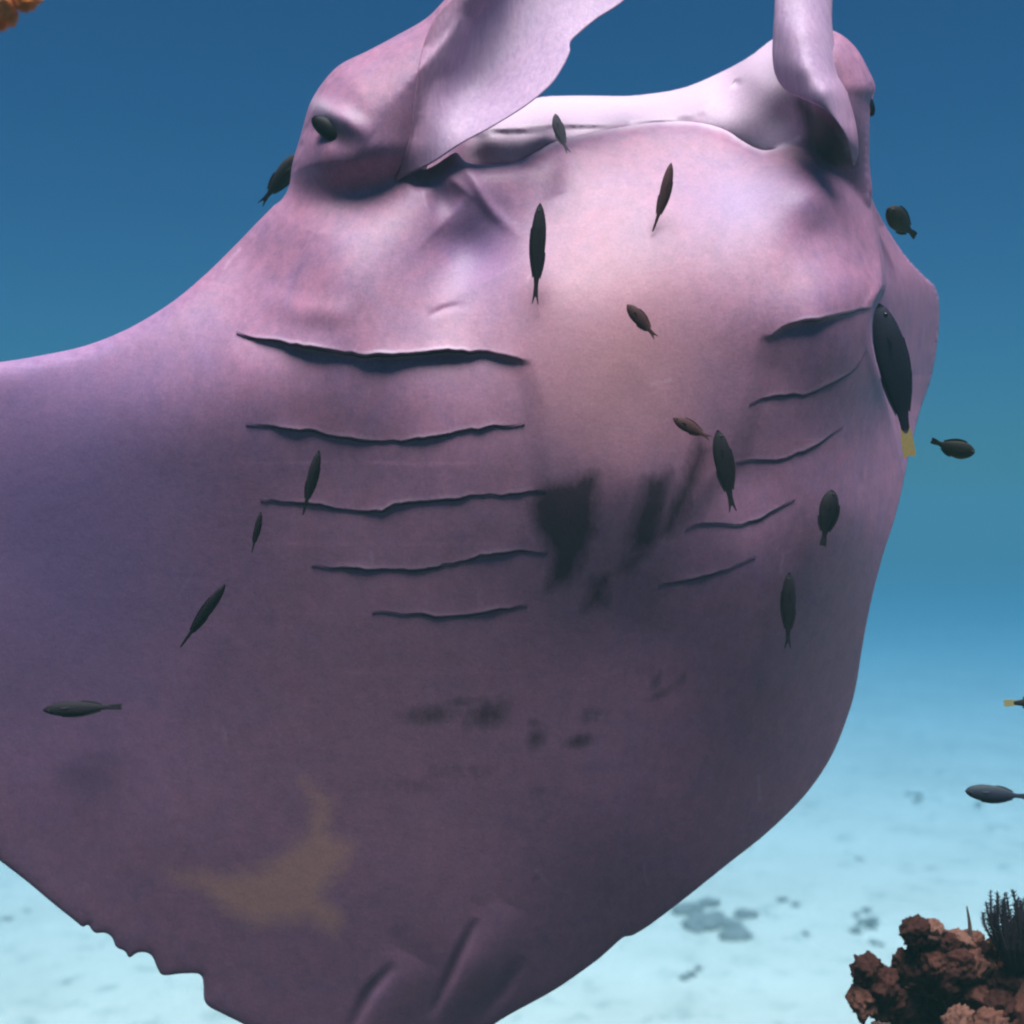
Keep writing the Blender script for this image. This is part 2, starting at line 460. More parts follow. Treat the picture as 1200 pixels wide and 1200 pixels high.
def build_body():
    V, F = [], []
    for (ol, dp, th) in (
        (BODY_OUT, body_depth, body_thick),
        (HEAD_OUT, head_depth, lambda px, py, d: 0.014 + 0.10 * (1 - np.exp(-(d / 40.0) ** 1.5))),
        (LOBE_OUT, lobe_depth, lambda px, py, d: 0.014 + 0.19 * np.sqrt(np.clip(1 - (1 - np.clip(d / 72, 0, 1)) ** 2, 0, 1))),
        (RLOBE_OUT, rlobe_depth, lambda px, py, d: 0.014 + 0.16 * np.sqrt(np.clip(1 - (1 - np.clip(d / 40, 0, 1)) ** 2, 0, 1)))):
        v, f = shell(ol, dp, th, 8.0 if ol is BODY_OUT else 5.0)
        k = sum(len(x) for x in V)
        V.append(v)
        F += [tuple(i + k for i in g) for g in f]
    V = np.concatenate(V)
    me = mesh_from("body_raw", V, F)
    tmp = bpy.data.objects.new("body_raw", me)
    col.objects.link(tmp)
    r = tmp.modifiers.new("r", 'REMESH'); r.mode = 'VOXEL'; r.voxel_size = 0.0034; r.adaptivity = 0
    s = tmp.modifiers.new("s", 'SMOOTH'); s.factor = 0.5; s.iterations = 5
    dg = bpy.context.evaluated_depsgraph_get()
    out = bpy.data.meshes.new_from_object(tmp.evaluated_get(dg))
    bpy.data.objects.remove(tmp)
    out.name = "body"
    # finer skin along the gill slits
    n = len(out.vertices)
    co = np.empty(n * 3); out.vertices.foreach_get('co', co); co = co.reshape(-1, 3)
    px = 600 + 1500 * co[:, 0] / co[:, 1]; py = 600 - 1500 * (co[:, 2] - CAM_Z) / co[:, 1]
    fr = np.nonzero((co[:, 1] < body_f(px, py) + 0.035) & (px > 250) & (px < 1040) & (py > 340) & (py < 740))[0]
    qf = np.c_[px, py][fr]
    close = np.zeros(n, bool)
    for g in GILLS:
        close[fr[dist_line(catmull(g, 12, closed=False), qf, closed=False) < 11]] = True
    # let the eye lobe flow into the cheek
    lob = (co[:, 1] < 2.16) & (((px - 398) / 78) ** 2 + ((py - 232) / 42) ** 2 < 1)
    lob2 = (co[:, 1] < 2.16) & (((px - 400) / 55) ** 2 + ((py - 234) / 26) ** 2 < 1)
    ne = len(out.edges)
    ee = np.empty(ne * 2, np.int32); out.edges.foreach_get('vertices', ee); ee = ee.reshape(-1, 2)
    for m, k in ((lob, 110), (lob2, 80), (lob, 30)):
        e = ee[m[ee[:, 0]] | m[ee[:, 1]]]
        ids, inv = np.unique(e, return_inverse=True); inv = inv.reshape(-1, 2)
        mm = m[ids]; c = co[ids]
        cnt = np.bincount(inv.ravel(), minlength=len(ids))[:, None]
        for _ in range(k):
            a = np.stack([np.bincount(inv[:, 0], c[inv[:, 1], x], len(ids)) + np.bincount(inv[:, 1], c[inv[:, 0], x], len(ids)) for x in range(3)], 1) / cnt
            c[mm] = 0.5 * c[mm] + 0.5 * a[mm]
        co[ids] = c
    out.vertices.foreach_set('co', co.ravel()); out.update()
    bm = bmesh.new(); bm.from_mesh(out)
    ed = [e for e in bm.edges if close[e.verts[0].index] and close[e.verts[1].index]]
    bmesh.ops.subdivide_edges(bm, edges=ed, cuts=2, use_grid_fill=True)
    bm.to_mesh(out); bm.free()
    n = len(out.vertices)
    co = np.empty(n * 3); out.vertices.foreach_get('co', co); co = co.reshape(-1, 3)
    px = 600 + 1500 * co[:, 0] / co[:, 1]
    py = 600 - 1500 * (co[:, 2] - CAM_Z) / co[:, 1]
    q = np.c_[px, py]
    front = co[:, 1] < body_f(px, py) + 0.035
    dy = np.zeros(n)
    lipc = np.zeros(n)
    # gill flaps: a raised lip that overhangs a recess
    for g, a in zip(GILLS, GILL_AMP):
        c = catmull(g, 6, closed=False)
        x0, x1 = c[0, 0], c[-1, 0]
        m = front & (px > x0 - 60) & (px < x1 + 60) & (py > c[:, 1].min() - 120) & (py < c[:, 1].max() + 120)
        idx = np.nonzero(m)[0]
        qq = q[idx]
        o = np.argsort(c[:, 0])
        s = qq[:, 1] - np.interp(qq[:, 0], c[o, 0], c[o, 1])
        w = np.clip((qq[:, 0] - x0 + 6) / 70, 0, 1) * np.clip((x1 + 6 - qq[:, 0]) / 60, 0, 1)
        w = w * w * (3 - 2 * w)
        up = -0.007 * np.exp(np.clip(s, -200, 0) / 16.0)
        dn = (0.007 * np.exp(-np.clip(s, 0, 200) / 20.0) + 0.004 * np.exp(-np.clip(s, 0, 200) / 55.0))
        t = np.clip(s / 1.3 + 0.5, 0, 1)
        rag = 0.75 + 0.5 * np.sin(qq[:, 0] * 0.021 + a * 40) * np.sin(qq[:, 0] * 0.057 + a * 10)
        dy[idx] += a * w * rag * (up * (1 - t) + dn * t)
        lipc[idx] = np.maximum(lipc[idx], w * rag * np.exp(-((s + 3.0) / 2.4) ** 2) * (0.12 + 0.4 * a * a))
    # the gill panels lie a little below the chest between them
    panel = np.zeros(n)
    sm = lambda t: (lambda u: u * u * (3 - 2 * u))(np.clip(t, 0, 1))
    for sgn, ix, iy, top, x_out, wo, yb, wb_ in ((1, (608,612,626,640,646,650), (390,425,500,580,650,720), GILLS[0], 255, 130, 770, 260),
                                             (-1, (915,905,880,864,806,772), (360,395,473,541,619,685), GILLS[5], 1055, 110, 720, 220)):
        xi = np.interp(py, iy, ix)
        tp = np.interp(px, [g[0] for g in top], [g[1] for g in top])
        xi = xi + 4 * np.sin(py * 0.03)
        t = sm((xi - px) * sgn / 34 + 0.5) * sm((px - x_out) * sgn / wo) * sm((py - tp) / 10 + 0.3) * sm((yb - py) / wb_)
        t = t * (front & (py > 330) & (py < 790))
        dy += 0.0095 * t
        panel = np.maximum(panel, t)
    # mouth corner fold, pelvic creases, wrinkles
    def groove(line, width, amp, side=None):
        c = catmull(line, 8, closed=False)
        m = front & (px > c[:, 0].min() - 60) & (px < c[:, 0].max() + 60) & (py > c[:, 1].min() - 60) & (py < c[:, 1].max() + 60)
        idx = np.nonzero(m)[0]
        qq = q[idx]
        best = np.full(len(qq), 1e9); tt = np.zeros(len(qq))
        for i in range(len(c) - 1):
            ab = c[i + 1] - c[i]
            t = np.clip(((qq - c[i]) @ ab) / (ab @ ab + 1e-9), 0, 1)
            dd = np.hypot(*(qq - (c[i] + t[:, None] * ab)).T)
            m2 = dd < best
            best[m2] = dd[m2]; tt[m2] = (i + t[m2]) / (len(c) - 1)
        tap = np.sin(np.pi * np.clip(tt, 0.0, 1.0)) ** 1.3
        dy[idx] += amp * tap * np.exp(-(best / width) ** 2)
    groove([(478,218),(505,204),(532,188)], 9, 0.016)
    groove([(500,240),(520,232),(536,215)], 22, 0.016)
    groove([(530,160),(541,186),(556,212),(575,245),(612,280)], 7, -0.007)
    groove([(520,260),(548,290),(570,330)], 38, 0.016)
    groove([(650,172),(645,200),(655,230)], 16, -0.008)
    groove([(500,372),(520,362),(545,356)], 4, 0.003)
    groove([(300,345),(350,362),(420,368)], 16, -0.006)
    groove([(465,1128),(432,1165),(405,1225)], 7, 0.008)
    groove([(485,1120),(455,1175),(430,1240)], 30, -0.009)
    groove([(560,1075),(540,1115),(525,1150),(503,1195)], 6, 0.009)
    groove([(595,1060),(562,1130),(535,1180),(505,1250)], 26, -0.010)
    groove([(615,1120),(585,1165),(555,1200)], 10, 0.006)
    groove([(1023,240),(1034,290),(1037,340),(1030,372)], 6, -0.006)
    groove([(860,92),(866,104)], 6, 0.012)
    groove([(346,136),(384,156),(420,178)], 13, 0.006)
    groove([(352,104),(390,131),(436,162)], 13, -0.016)
    # the wing's leading edge lies behind the edge of the gill chamber on the right
    eg = catmull([(1018,215),(1024,250),(1031,285),(1036,335),(1024,360),(1023,400),(1036,450),(1051,510),(1062,565)], 5, closed=False)
    m = (px > 1000) & (px < 1110) & (py > 215) & (py < 565)
    sx = px - np.interp(py, eg[:, 1], eg[:, 0])
    fade = np.clip((py - 225) / 40, 0, 1) * np.clip((560 - py) / 120, 0, 1)
    dy += np.where(m, fade * (0.07 * np.clip(sx / 5 + 0.5, 0, 1) - 0.008 * np.exp(-((sx + 5) / 7) ** 2)), 0)
    co[:, 1] += dy
    co[:, 0] = (px - 600) * co[:, 1] / 1500
    co[:, 2] = CAM_Z - (py - 600) * co[:, 1] / 1500
    # pigment, with some light and shade painted in
    def poly(pts, soft):
        p = np.array(pts, float)
        m = front & (px > p[:, 0].min() - soft * 2) & (px < p[:, 0].max() + soft * 2) & (py > p[:, 1].min() - soft * 2) & (py < p[:, 1].max() + soft * 2)
        idx = np.nonzero(m)[0]
        d = dist_line(p, q[idx])
        d = np.where(inside(p, q[idx]), d, -d)
        r = np.zeros(n)
        r[idx] = np.clip(d / soft * 0.5 + 0.5, 0, 1)
        return r
    def blob(cx, cy, rx, ry, rot=0.0):
        a = math.radians(rot)
        u = (px - cx) * math.cos(a) + (py - cy) * math.sin(a)
        v = -(px - cx) * math.sin(a) + (py - cy) * math.cos(a)
        return np.exp(-((u / rx) ** 2 + (v / ry) ** 2)) * front
    dark = np.zeros(n)
    for pts in ([(618,590),(640,570),(702,553),(697,620),(684,650),(668,682),(642,690),(648,650),(630,622)],
                [(758,562),(786,553),(780,600),(768,640),(736,650),(743,610)],
                [(818,512),(832,528),(816,572),(803,604),(790,625),(770,632),(783,595),(800,560)],
                [(686,714),(694,680),(714,674),(708,708)]):
        dark = np.maximum(dark, poly(pts, 14))
    dark = np.maximum(dark, 0.62 * poly([(712,676),(742,642),(768,645),(736,678)], 12))
    for a, args in ((.62, (505,838,42,14,-6)), (.72, (572,838,32,20,-20)), (.75, (628,866,12,14)), (.55, (626,848,11,8)), (.68, (680,868,20,10,-15)),
                    (.5, (694,838,24,11,-12)), (.5, (776,812,26,8,-30)), (.45, (800,795,24,8,-60)), (.5, (768,800,8,16,20)), (.5, (545,822,40,8,-5)),
                    (.36, (540,905,50,14,-5)), (.36, (630,925,16,10)), (.42, (628,1028,8,6,-40)), (.36, (560,1055,30,10)), (.34, (470,1090,22,14)), (.3, (480,920,60,14))):
        dark = np.maximum(dark, a * blob(*args))
    dark = np.maximum(dark, 0.85 * blob(389, 154, 27, 12, 33))
    # shadow in the hollow under the right fin, painted with its dark lining
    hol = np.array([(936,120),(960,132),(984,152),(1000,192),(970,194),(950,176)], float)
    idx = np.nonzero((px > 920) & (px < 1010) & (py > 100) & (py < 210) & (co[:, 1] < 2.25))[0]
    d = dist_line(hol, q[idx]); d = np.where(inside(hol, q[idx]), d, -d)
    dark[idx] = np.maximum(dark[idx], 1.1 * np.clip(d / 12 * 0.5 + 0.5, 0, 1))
    yellow = poly([(192,1018),(250,1024),(300,1016),(338,996),(362,978),(366,935),(354,915),(388,938),(384,975),(415,992),(405,1012),(380,1045),(402,1080),(390,1094),(360,1078),(300,1086),(268,1072),(238,1045),(208,1032)], 18)
    shade_and_grey = front * (1 - 0.8 * np.exp(-(((px - 715) / 110) ** 2 + ((py - 500) / 130) ** 2))) * np.clip((py - 400 - 0.10 * np.abs(px - 640)) / 260, 0, 1) * 0.8  # lower belly's shade painted as darker skin
    shade_and_grey = np.maximum(shade_and_grey, 0.5 * panel)
    ly = np.interp(px, LIP[:, 0], LIP[:, 1])
    pale = lipc + 0.75 * np.clip((ly - py) / 5 + 0.5, 0, 1) * np.clip((px - 545) / 20, 0, 1) * np.clip((930 - px) / 90, 0, 1) * (co[:, 1] > 2.18)  # upper jaw's sunlit white painted in over its pale rim
    jaw = np.array([(538,178),(546,189),(575,192),(605,189),(630,176),(650,165),(680,157),(720,149),(770,142),(815,142),(850,151),(875,167),(895,175),(915,171),(935,162)], float)
    idx = np.nonzero((px > 520) & (px < 950) & (py > 130) & (py < 205) & front)[0]
    pale[idx] = np.maximum(pale[idx], 0.8 * np.exp(-(dist_line(jaw, q[idx], closed=False) / 5.0) ** 2))  # light caught along the lower jaw edge, painted pale
    inn = (px > 540) & (px < 975) & (py > 20) & (py < 200) & (co[:, 1] > 2.1) & (co[:, 1] < 2.42)
    jy = np.interp(px, jaw[:, 0], jaw[:, 1])
    pale = np.where(inn, np.maximum(pale, 0.72 * np.clip((970 - px) / 70, 0, 1) * np.clip((px - 540) / 25, 0, 1) * np.clip((jy + 2 - py) / 5, 0, 1)), pale)  # light inside the mouth and at the fin root, painted over pale lining
    pale = np.maximum(pale, 0.6 * blob(378, 126, 20, 9, 35))
    rr = random.Random(21)
    for _ in range(16):
        sx, sy = rr.uniform(120, 980), rr.uniform(260, 1120)
        an, ln = rr.gauss(1.9, 0.7), rr.uniform(8, 34)
        e = np.array([(sx, sy), (sx + ln * .5 * math.cos(an) + rr.uniform(-2, 2), sy + ln * .5 * math.sin(an)), (sx + ln * math.cos(an), sy + ln * math.sin(an))])
        idx = np.nonzero(front & (np.abs(px - sx) < 45) & (np.abs(py - sy) < 45))[0]
        if len(idx): pale[idx] = np.maximum(pale[idx], rr.uniform(.08, .2) * np.exp(-(dist_line(e, q[idx], closed=False) / 1.8) ** 2))
    warm = 0.85 * np.exp(-(((px - 725) / 130) ** 2 + ((py - 430) / 140) ** 2)) + 0.35 * np.exp(-(((px - 470) / 200) ** 2 + ((py - 870) / 260) ** 2))
    cool = 0.8 * np.exp(-(((px - 60) / 190) ** 2 + ((py - 600) / 260) ** 2)) + 0.6 * blob(560, 290, 50, 60) + 0.5 * blob(870, 235, 80, 40)  # purple left wing; bluish shade of two throat hollows painted in
    for nm, arr in (("dark", dark), ("yellow", yellow), ("shade_and_grey", shade_and_grey), ("pale", pale * 0.9), ("warm", np.clip(warm, 0, 1)), ("cool", np.clip(cool, 0, 1))):
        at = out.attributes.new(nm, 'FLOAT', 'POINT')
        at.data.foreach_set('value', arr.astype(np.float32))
    co -= np.array(manta.location)
    out.vertices.foreach_set('co', co.ravel())
    out.update()
    out.materials.clear()
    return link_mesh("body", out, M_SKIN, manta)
body = build_body()
_co = np.empty(len(body.data.vertices) * 3); body.data.vertices.foreach_get('co', _co)
_co = _co.reshape(-1, 3) + np.array(manta.location)
_f = np.empty(len(body.data.polygons) * 4, np.int32) if all(len(p.vertices) == 4 for p in body.data.polygons) else None
BODY = BVHTree.FromPolygons(_co.tolist(), [tuple(p.vertices) for p in body.data.polygons])
def body_hit(px, py):
    h = BODY.ray_cast(cam.location, (P(px, py, 1) - cam.location).normalized())
    return h[0], h[1]

def manta_part(name, V, F, mat):
    V = np.array(V) - np.array(manta.location)
    return link_mesh(name, mesh_from(name, V, F), mat, manta)

# gill slits: dark crescents sunk under each flap
for g, a in zip(GILLS, GILL_AMP):
    c = catmull(g, 5, closed=False)
    V, F = [], []
    n = len(c)
    ring = 8
    for i, (x, y) in enumerate(c):
        t = i / (n - 1)
        r = (0.03 + abs(math.sin(math.pi * t)) ** 1.1) * (0.5 + 1.3 * a) * max(0.25, 0.8 + 1.0 * noise.noise((x * 0.035, y * 0.05, 1)))
        h, _ = body_hit(x, y + 3.0)
        Y = (h.y if h else 2.0) + 0.0012
        for k in range(ring):
            th = 2 * math.pi * k / ring
            V.append(P(x, y + 1.2 + r * math.sin(th), Y + 0.0035 * math.cos(th)))
    for i in range(n - 1):
        for k in range(ring):
            F.append((i * ring + k, i * ring + (k + 1) % ring, (i + 1) * ring + (k + 1) % ring, (i + 1) * ring + k))
    F += [tuple(range(ring)), tuple((n - 1) * ring + k for k in reversed(range(ring)))]
    manta_part("gill_slit", V, F, M_GILL)

# cephalic fins
LF_OUT = [(462,216),(476,205),(505,192),(540,169),(580,147),(618,123),(645,100),(660,78),(668,60),(668,50),(680,38),(700,22),(730,2),(765,-40),(790,-110),(760,-190),(690,-190),(620,-120),(570,-50),(535,-8),(510,20),(494,60),(486,110),(480,160),(470,195)]
LF = TPS([(465,212,2.015),(478,180,2.010),(488,120,2.000),(498,60,2.005),(515,15,2.015),(540,-15,2.035),(600,-90,2.085),(690,-190,2.145),(765,-180,2.165),
          (520,110,2.055),(540,60,2.075),(570,20,2.10),(620,-40,2.145),(690,-110,2.155),(560,100,2.093),(610,50,2.110),(650,10,2.125),
          (505,190,2.025),(540,169,2.020),(580,147,2.020),(618,123,2.025),(645,100,2.035),(667,60,2.065),(700,22,2.095),(765,-40,2.125)])
LOBE_B = catmull(LOBE_OUT, 4)
LF_SEAM = np.array([(462,216),(470,195),(480,160),(486,110),(494,60),(510,20),(535,-8),(570,-50)], float)
def lf_depth(px, py, d):
    q = np.c_[px, py]
    ds = dist_line(LF_SEAM, q, closed=False)
    ld = np.where(inside(LOBE_B, q), dist_line(LOBE_B, q), 0)
    t = np.clip(ds / 46, 0, 1); t = t * t * (3 - 2 * t)
    y = (1 - t) * (lobe_depth(px, py, np.maximum(ld, 30)) + 0.002) + t * LF(px, py)
    lim = np.where(ld > 0, lobe_depth(px, py, ld) - 0.0006 - 0.004 * t, 9.0)
    return np.minimum(y, lim)
v, f = shell(LF_OUT, lf_depth, lambda px, py, d: 0.003 + 0.018 * (1 - np.exp(-d / 25)), 5, 3, (2.5, 6.0))
lf = manta_part("cephalic_fin", v, f, M_FIN)
def set_blend(o, fn):
    n = len(o.data.vertices)
    c = np.empty(n * 3); o.data.vertices.foreach_get('co', c); c = c.reshape(-1, 3) + np.array(manta.location)
    q = np.c_[600 + 1500 * c[:, 0] / c[:, 1], 600 - 1500 * (c[:, 2] - CAM_Z) / c[:, 1]]
    at = o.data.attributes.new("blend", 'FLOAT', 'POINT')
    at.data.foreach_set('value', fn(q).astype(np.float32))
set_blend(lf, lambda q: np.clip(dist_line(LF_SEAM, q, closed=False) / 40, 0, 1))
RF_OUT = [(914,-130),(908,0),(905,60),(907,82),(913,97),(925,109),(945,118),(968,130),(985,150),(995,172),(1000,195),(1006,178),(1003,145),(993,108),(980,65),(975,20),(976,-130)]
RF = TPS([(914,-130,2.140),(945,-130,2.100),(976,-130,2.140),(906,50,2.090),(940,40,2.050),(975,30,2.100),(913,97,2.080),(945,80,2.020),(985,90,2.080),(930,110,2.050),(950,119,2.015),(970,131,2.005),(985,150,2.010),(995,172,2.030),(1003,185,2.070),(1000,140,2.060),(970,105,2.005)])
v, f = shell(RF_OUT, lambda px, py, d: RF(px, py) + 0.006 * np.exp(-d / 4), lambda px, py, d: 0.003 + 0.012 * (1 - np.exp(-d / 15)), 4, 3, (2.5, 5.5))
rf = manta_part("cephalic_fin", v, f, M_FIN)
set_blend(rf, lambda q: np.clip((1010 - q[:, 0]) / 40, 0, 1))

# eyes
def eye(px, py, rx, ry, rot, sink, extra=0.0):
    h, nrm = body_hit(px, py)
    Y = (h.y if h else 2.1) + sink
    bm = bmesh.new()
    bmesh.ops.create_uvsphere(bm, u_segments=24, v_segments=14, radius=1)
    a = math.radians(rot)
    V = []
    for vv in bm.verts:
        x, y, z = vv.co
        u, w = x * rx, z * ry
        V.append(P(px + u * math.cos(a) - w * math.sin(a), py - (u * math.sin(a) + w * math.cos(a)), Y + y * 0.010 + extra * u / rx))
    F = [[q.index for q in fc.verts] for fc in bm.faces]
    bm.free()
    return V, F
V, F = eye(388, 153, 27, 12, -34, 0.002, -0.003); manta_part("eye", V, F, M_EYE)
V, F = eye(1019, 124, 6, 13, 14, 0.01); manta_part("eye", V, F, M_EYE)
# tail, below the picture
V, F = [], []
base = P(465, 1330, 2.15)
for i in range(30):
    t = i / 29
    cpt = base + Vector((-0.10 * t - 0.1 * t * t, 0.35 * t, -0.20 * t - 0.05 * t * t))
    for k in range(8):
        th = 2 * math.pi * k / 8
        r = 0.028 * (1 - t) + 0.004
        V.append(cpt + Vector((r * math.cos(th), r * math.sin(th) * 1.0, r * 0.3 * math.sin(th))))
for i in range(29):
    for k in range(8):
        F.append((i * 8 + k, i * 8 + (k + 1) % 8, (i + 1) * 8 + (k + 1) % 8, (i + 1) * 8 + k))
F += [tuple(range(8)), tuple(29 * 8 + k for k in reversed(range(8)))]
manta_part("tail", V, F, M_SKIN)

# ------------------------------------------------------------------ fish
def fish_mat(name, top, flank, belly):
    k = NT(name)
    sep = k.node('ShaderNodeSeparateXYZ')
    k.l.new(k.coord(), sep.inputs[0])
    z = k.math('MULTIPLY_ADD', sep.outputs[2], 1.0)
    z.node.inputs[1].default_value = 22.0
    z.node.inputs[2].default_value = 0.5
    c = k.ramp(z, [(0.15, belly), (0.5, flank), (0.85, top)])
    sc = k.noise(420, 3, 0.6)
    c = k.mix(0.6, c, k.ramp(sc, [(0.3, (0.7, 0.7, 0.7)), (0.7, (1.25, 1.25, 1.25))]), 'MULTIPLY')
    k.bump(sc, 0.3, 0.001)
    return k.base(c, 0.65, 0.12)
FM = {
 'black': fish_mat("fish_black", (0.010, 0.007, 0.010), (0.014, 0.010, 0.014), (0.024, 0.018, 0.022)),
 'brown': fish_mat("fish_brown", (0.045, 0.018, 0.02), (0.065, 0.025, 0.027), (0.08, 0.033, 0.035)),
 'grey': fish_mat("fish_grey", (0.045, 0.04, 0.05), (0.07, 0.055, 0.07), (0.12, 0.10, 0.11)),
 'navy': fish_mat("fish_navy", (0.008, 0.008, 0.018), (0.010, 0.010, 0.022), (0.016, 0.016, 0.03)),
 'olive': fish_mat("fish_olive", (0.014, 0.013, 0.012), (0.028, 0.02, 0.015), (0.05, 0.04, 0.015)),
 'slate': fish_mat("fish_slate", (0.012, 0.014, 0.028), (0.018, 0.02, 0.035), (0.05, 0.06, 0.065)),
}
M_YEL = plain("fish_yellow_fin", (0.42, 0.30, 0.10), (0.28, 0.19, 0.07), 0.5, 200, bump=0.1, bd=0.001)
M_YEL2 = plain("fish_yellow_body", (0.40, 0.34, 0.14), (0.25, 0.22, 0.1), 0.5, 60, bump=0.1, bd=0.001)
M_FEYE = plain("fish_eye", (0.01, 0.01, 0.012), (0.02, 0.02, 0.02), 0.15, 80, bump=0)

SL = [(0,.06),(.03,.30),(.08,.52),(.16,.75),(.28,.95),(.42,1),(.58,.92),(.72,.70),(.84,.45),(.93,.30),(1,.28)]
DP = [(0,.08),(.03,.34),(.08,.56),(.16,.78),(.28,.96),(.40,1),(.55,.93),(.70,.72),(.83,.45),(.93,.26),(1,.24)]

def fish(name, head, tail, Y, H, label, mat, prof=SL, roll=15, flip=1, W=0.55, bend=0.0, tailshape='fork', tailmat=None, dY=0.0, dors=0.10, tf=0.16):
    """head, tail: ends in the photograph; H: body depth in the photograph's pixels"""
    A, B = P(*head, Y - dY), P(*tail, Y + dY)
    L = (A - B).length
    f = (A - B).normalized()
    H = H * 0.86 * Y / 1500.0
    toward = (cam.location - (A + B) / 2).normalized()
    lat = (toward - f * toward.dot(f)).normalized() * flip
    lat = Matrix.Rotation(math.radians(roll), 3, f) @ lat
    up = f.cross(lat)
    root = empty(name, (A + B) / 2)
    root.rotation_mode = 'QUATERNION'
    root.rotation_quaternion = Matrix((f, lat, up)).transposed().to_quaternion()
    tag(root, label, "fish", "dark fish swimming around the manta ray")
    bl = L * (1 - tf)
    xn = L / 2
    hw = lambda t: np.interp(t, [p[0] for p in prof], [p[1] for p in prof]) * H / 2
    def bendp(v):
        x = v[0] / L
        return (v[0], v[1] + bend * L * x * x * 0.6, v[2] + bend * L * (x * x - 0.08))
    V, F = [], []
    N, R = 22, 14
    for i in range(N):
        t = i / (N - 1)
        h = hw(t); w = h * W * (1.15 - 0.6 * t)
        for k in range(R):
            th = 2 * math.pi * k / R
            V.append(bendp((xn - bl * t, w * math.cos(th), h * math.sin(th) * (1.0 if math.sin(th) > 0 else 1.02))))
    for i in range(N - 1):
        for k in range(R):
            F.append((i * R + k, (i + 1) * R + k, (i + 1) * R + (k + 1) % R, i * R + (k + 1) % R))
    for k in range(R):
        th = 2 * math.pi * k / R
        V.append(bendp((xn - bl * 1.05, hw(1.0) * 0.05 * math.cos(th), hw(1.0) * 0.35 * math.sin(th))))
        F.append(((N - 1) * R + k, N * R + k, N * R + (k + 1) % R, (N - 1) * R + (k + 1) % R))
    F += [tuple(reversed(range(R))), tuple(N * R + k for k in range(R))]
    link_mesh("body", mesh_from("fish_body", V, F), mat, root)
    def fin(nm, pts, m, th=0.0011, ang=None, at=None):
        """thin fin from an outline in (x, z); ang folds it out sideways about the line z = at"""
        V, F = [], []
        n = len(pts)
        for s in (-1, 1):
            for (x, z) in pts:
                if ang is None: V.append(bendp((x, s * th / 2, z)))
                else:
                    y0, z0, a = ang
                    V.append(bendp((x, y0 + (z - z0) * math.sin(a) + s * th / 2, z0 + (z - z0) * math.cos(a))))
        F += [tuple(range(n)), tuple(n + k for k in reversed(range(n)))]
        F += [(k, n + k, n + (k + 1) % n, (k + 1) % n) for k in range(n)]
        link_mesh(nm, mesh_from(nm, V, F), m, root, smooth=False)
    fm = mat
    # dorsal / anal fins follow the back
    ts = np.linspace(0.28, 0.86, 9)
    up_o = [(xn - bl * t, hw(t) * 0.92) for t in ts]
    top = [(xn - bl * t - 0.02 * L, hw(t) + H * dors * (0.35 + 0.65 * math.sin(math.pi * (0.15 + 0.75 * j / 8)))) for j, t in enumerate(ts)]
    fin("dorsal_fin", up_o + top[::-1], fm)
    ts = np.linspace(0.55, 0.86, 6)
    lo = [(xn - bl * t, -hw(t) * 0.92) for t in ts]
    bot = [(xn - bl * t - 0.03 * L, -hw(t) - H * dors * 0.9 * math.sin(math.pi * (0.2 + 0.65 * j / 5))) for j, t in enumerate(ts)]
    fin("anal_fin", lo + bot[::-1], fm)
    xt = xn - bl
    pd = hw(1.0)
    e = L - bl
    if tailshape == 'fork':
        tp = [(xt + 0.05 * L, pd * .9), (xt - e * .5, pd * 1.2), (xt - e * 1.0, pd * 1.6), (xt - e * .95, pd * 1.2), (xt - e * .55, pd * .3), (xt - e * .5, 0), (xt - e * .55, -pd * .3), (xt - e * .95, -pd * 1.2), (xt - e, -pd * 1.6), (xt - e * .5, -pd * 1.2), (xt + .05 * L, -pd * .9)]
    elif tailshape == 'narrow':
        tp = [(xt + 0.05 * L, pd * .9), (xt - e * .5, pd * .75), (xt - e, pd * .35), (xt - e * .9, 0), (xt - e, -pd * .35), (xt - e * .5, -pd * .75), (xt + .05 * L, -pd * .9)]
    else:
        tp = [(xt + 0.05 * L, pd * .9), (xt - e * .4, pd * 1.35), (xt - e * .8, pd * 1.45), (xt - e, pd * 1.25), (xt - e * .93, 0), (xt - e, -pd * 1.25), (xt - e * .8, -pd * 1.45), (xt - e * .4, -pd * 1.35), (xt + .05 * L, -pd * .9)]
    fin("tail_fin", tp, tailmat or fm)
    for s in (-1, 1):
        x0 = xn - bl * 0.27
        wy = hw(0.27) * W * 0.95 * s
        pp = [(x0, -H * .05), (x0 - L * .05, H * .06), (x0 - L * .12, -H * .02), (x0 - L * .13, -H * .14), (x0 - L * .07, -H * .2), (x0 - L * .01, -H * .13)]
        fin("pectoral_fin", pp, fm, ang=(wy, -H * .05, s * 0.5))
        bm = bmesh.new()
        bmesh.ops.create_uvsphere(bm, u_segments=10, v_segments=8, radius=H * 0.075)
        me = bpy.data.meshes.new("eye"); bm.to_mesh(me); bm.free()
        t = 0.10
        h = hw(t)
        o = link_mesh("eye", me, M_FEYE, root, loc=bendp((xn - bl * t, h * W * 0.88 * s, h * 0.3)))
    return root

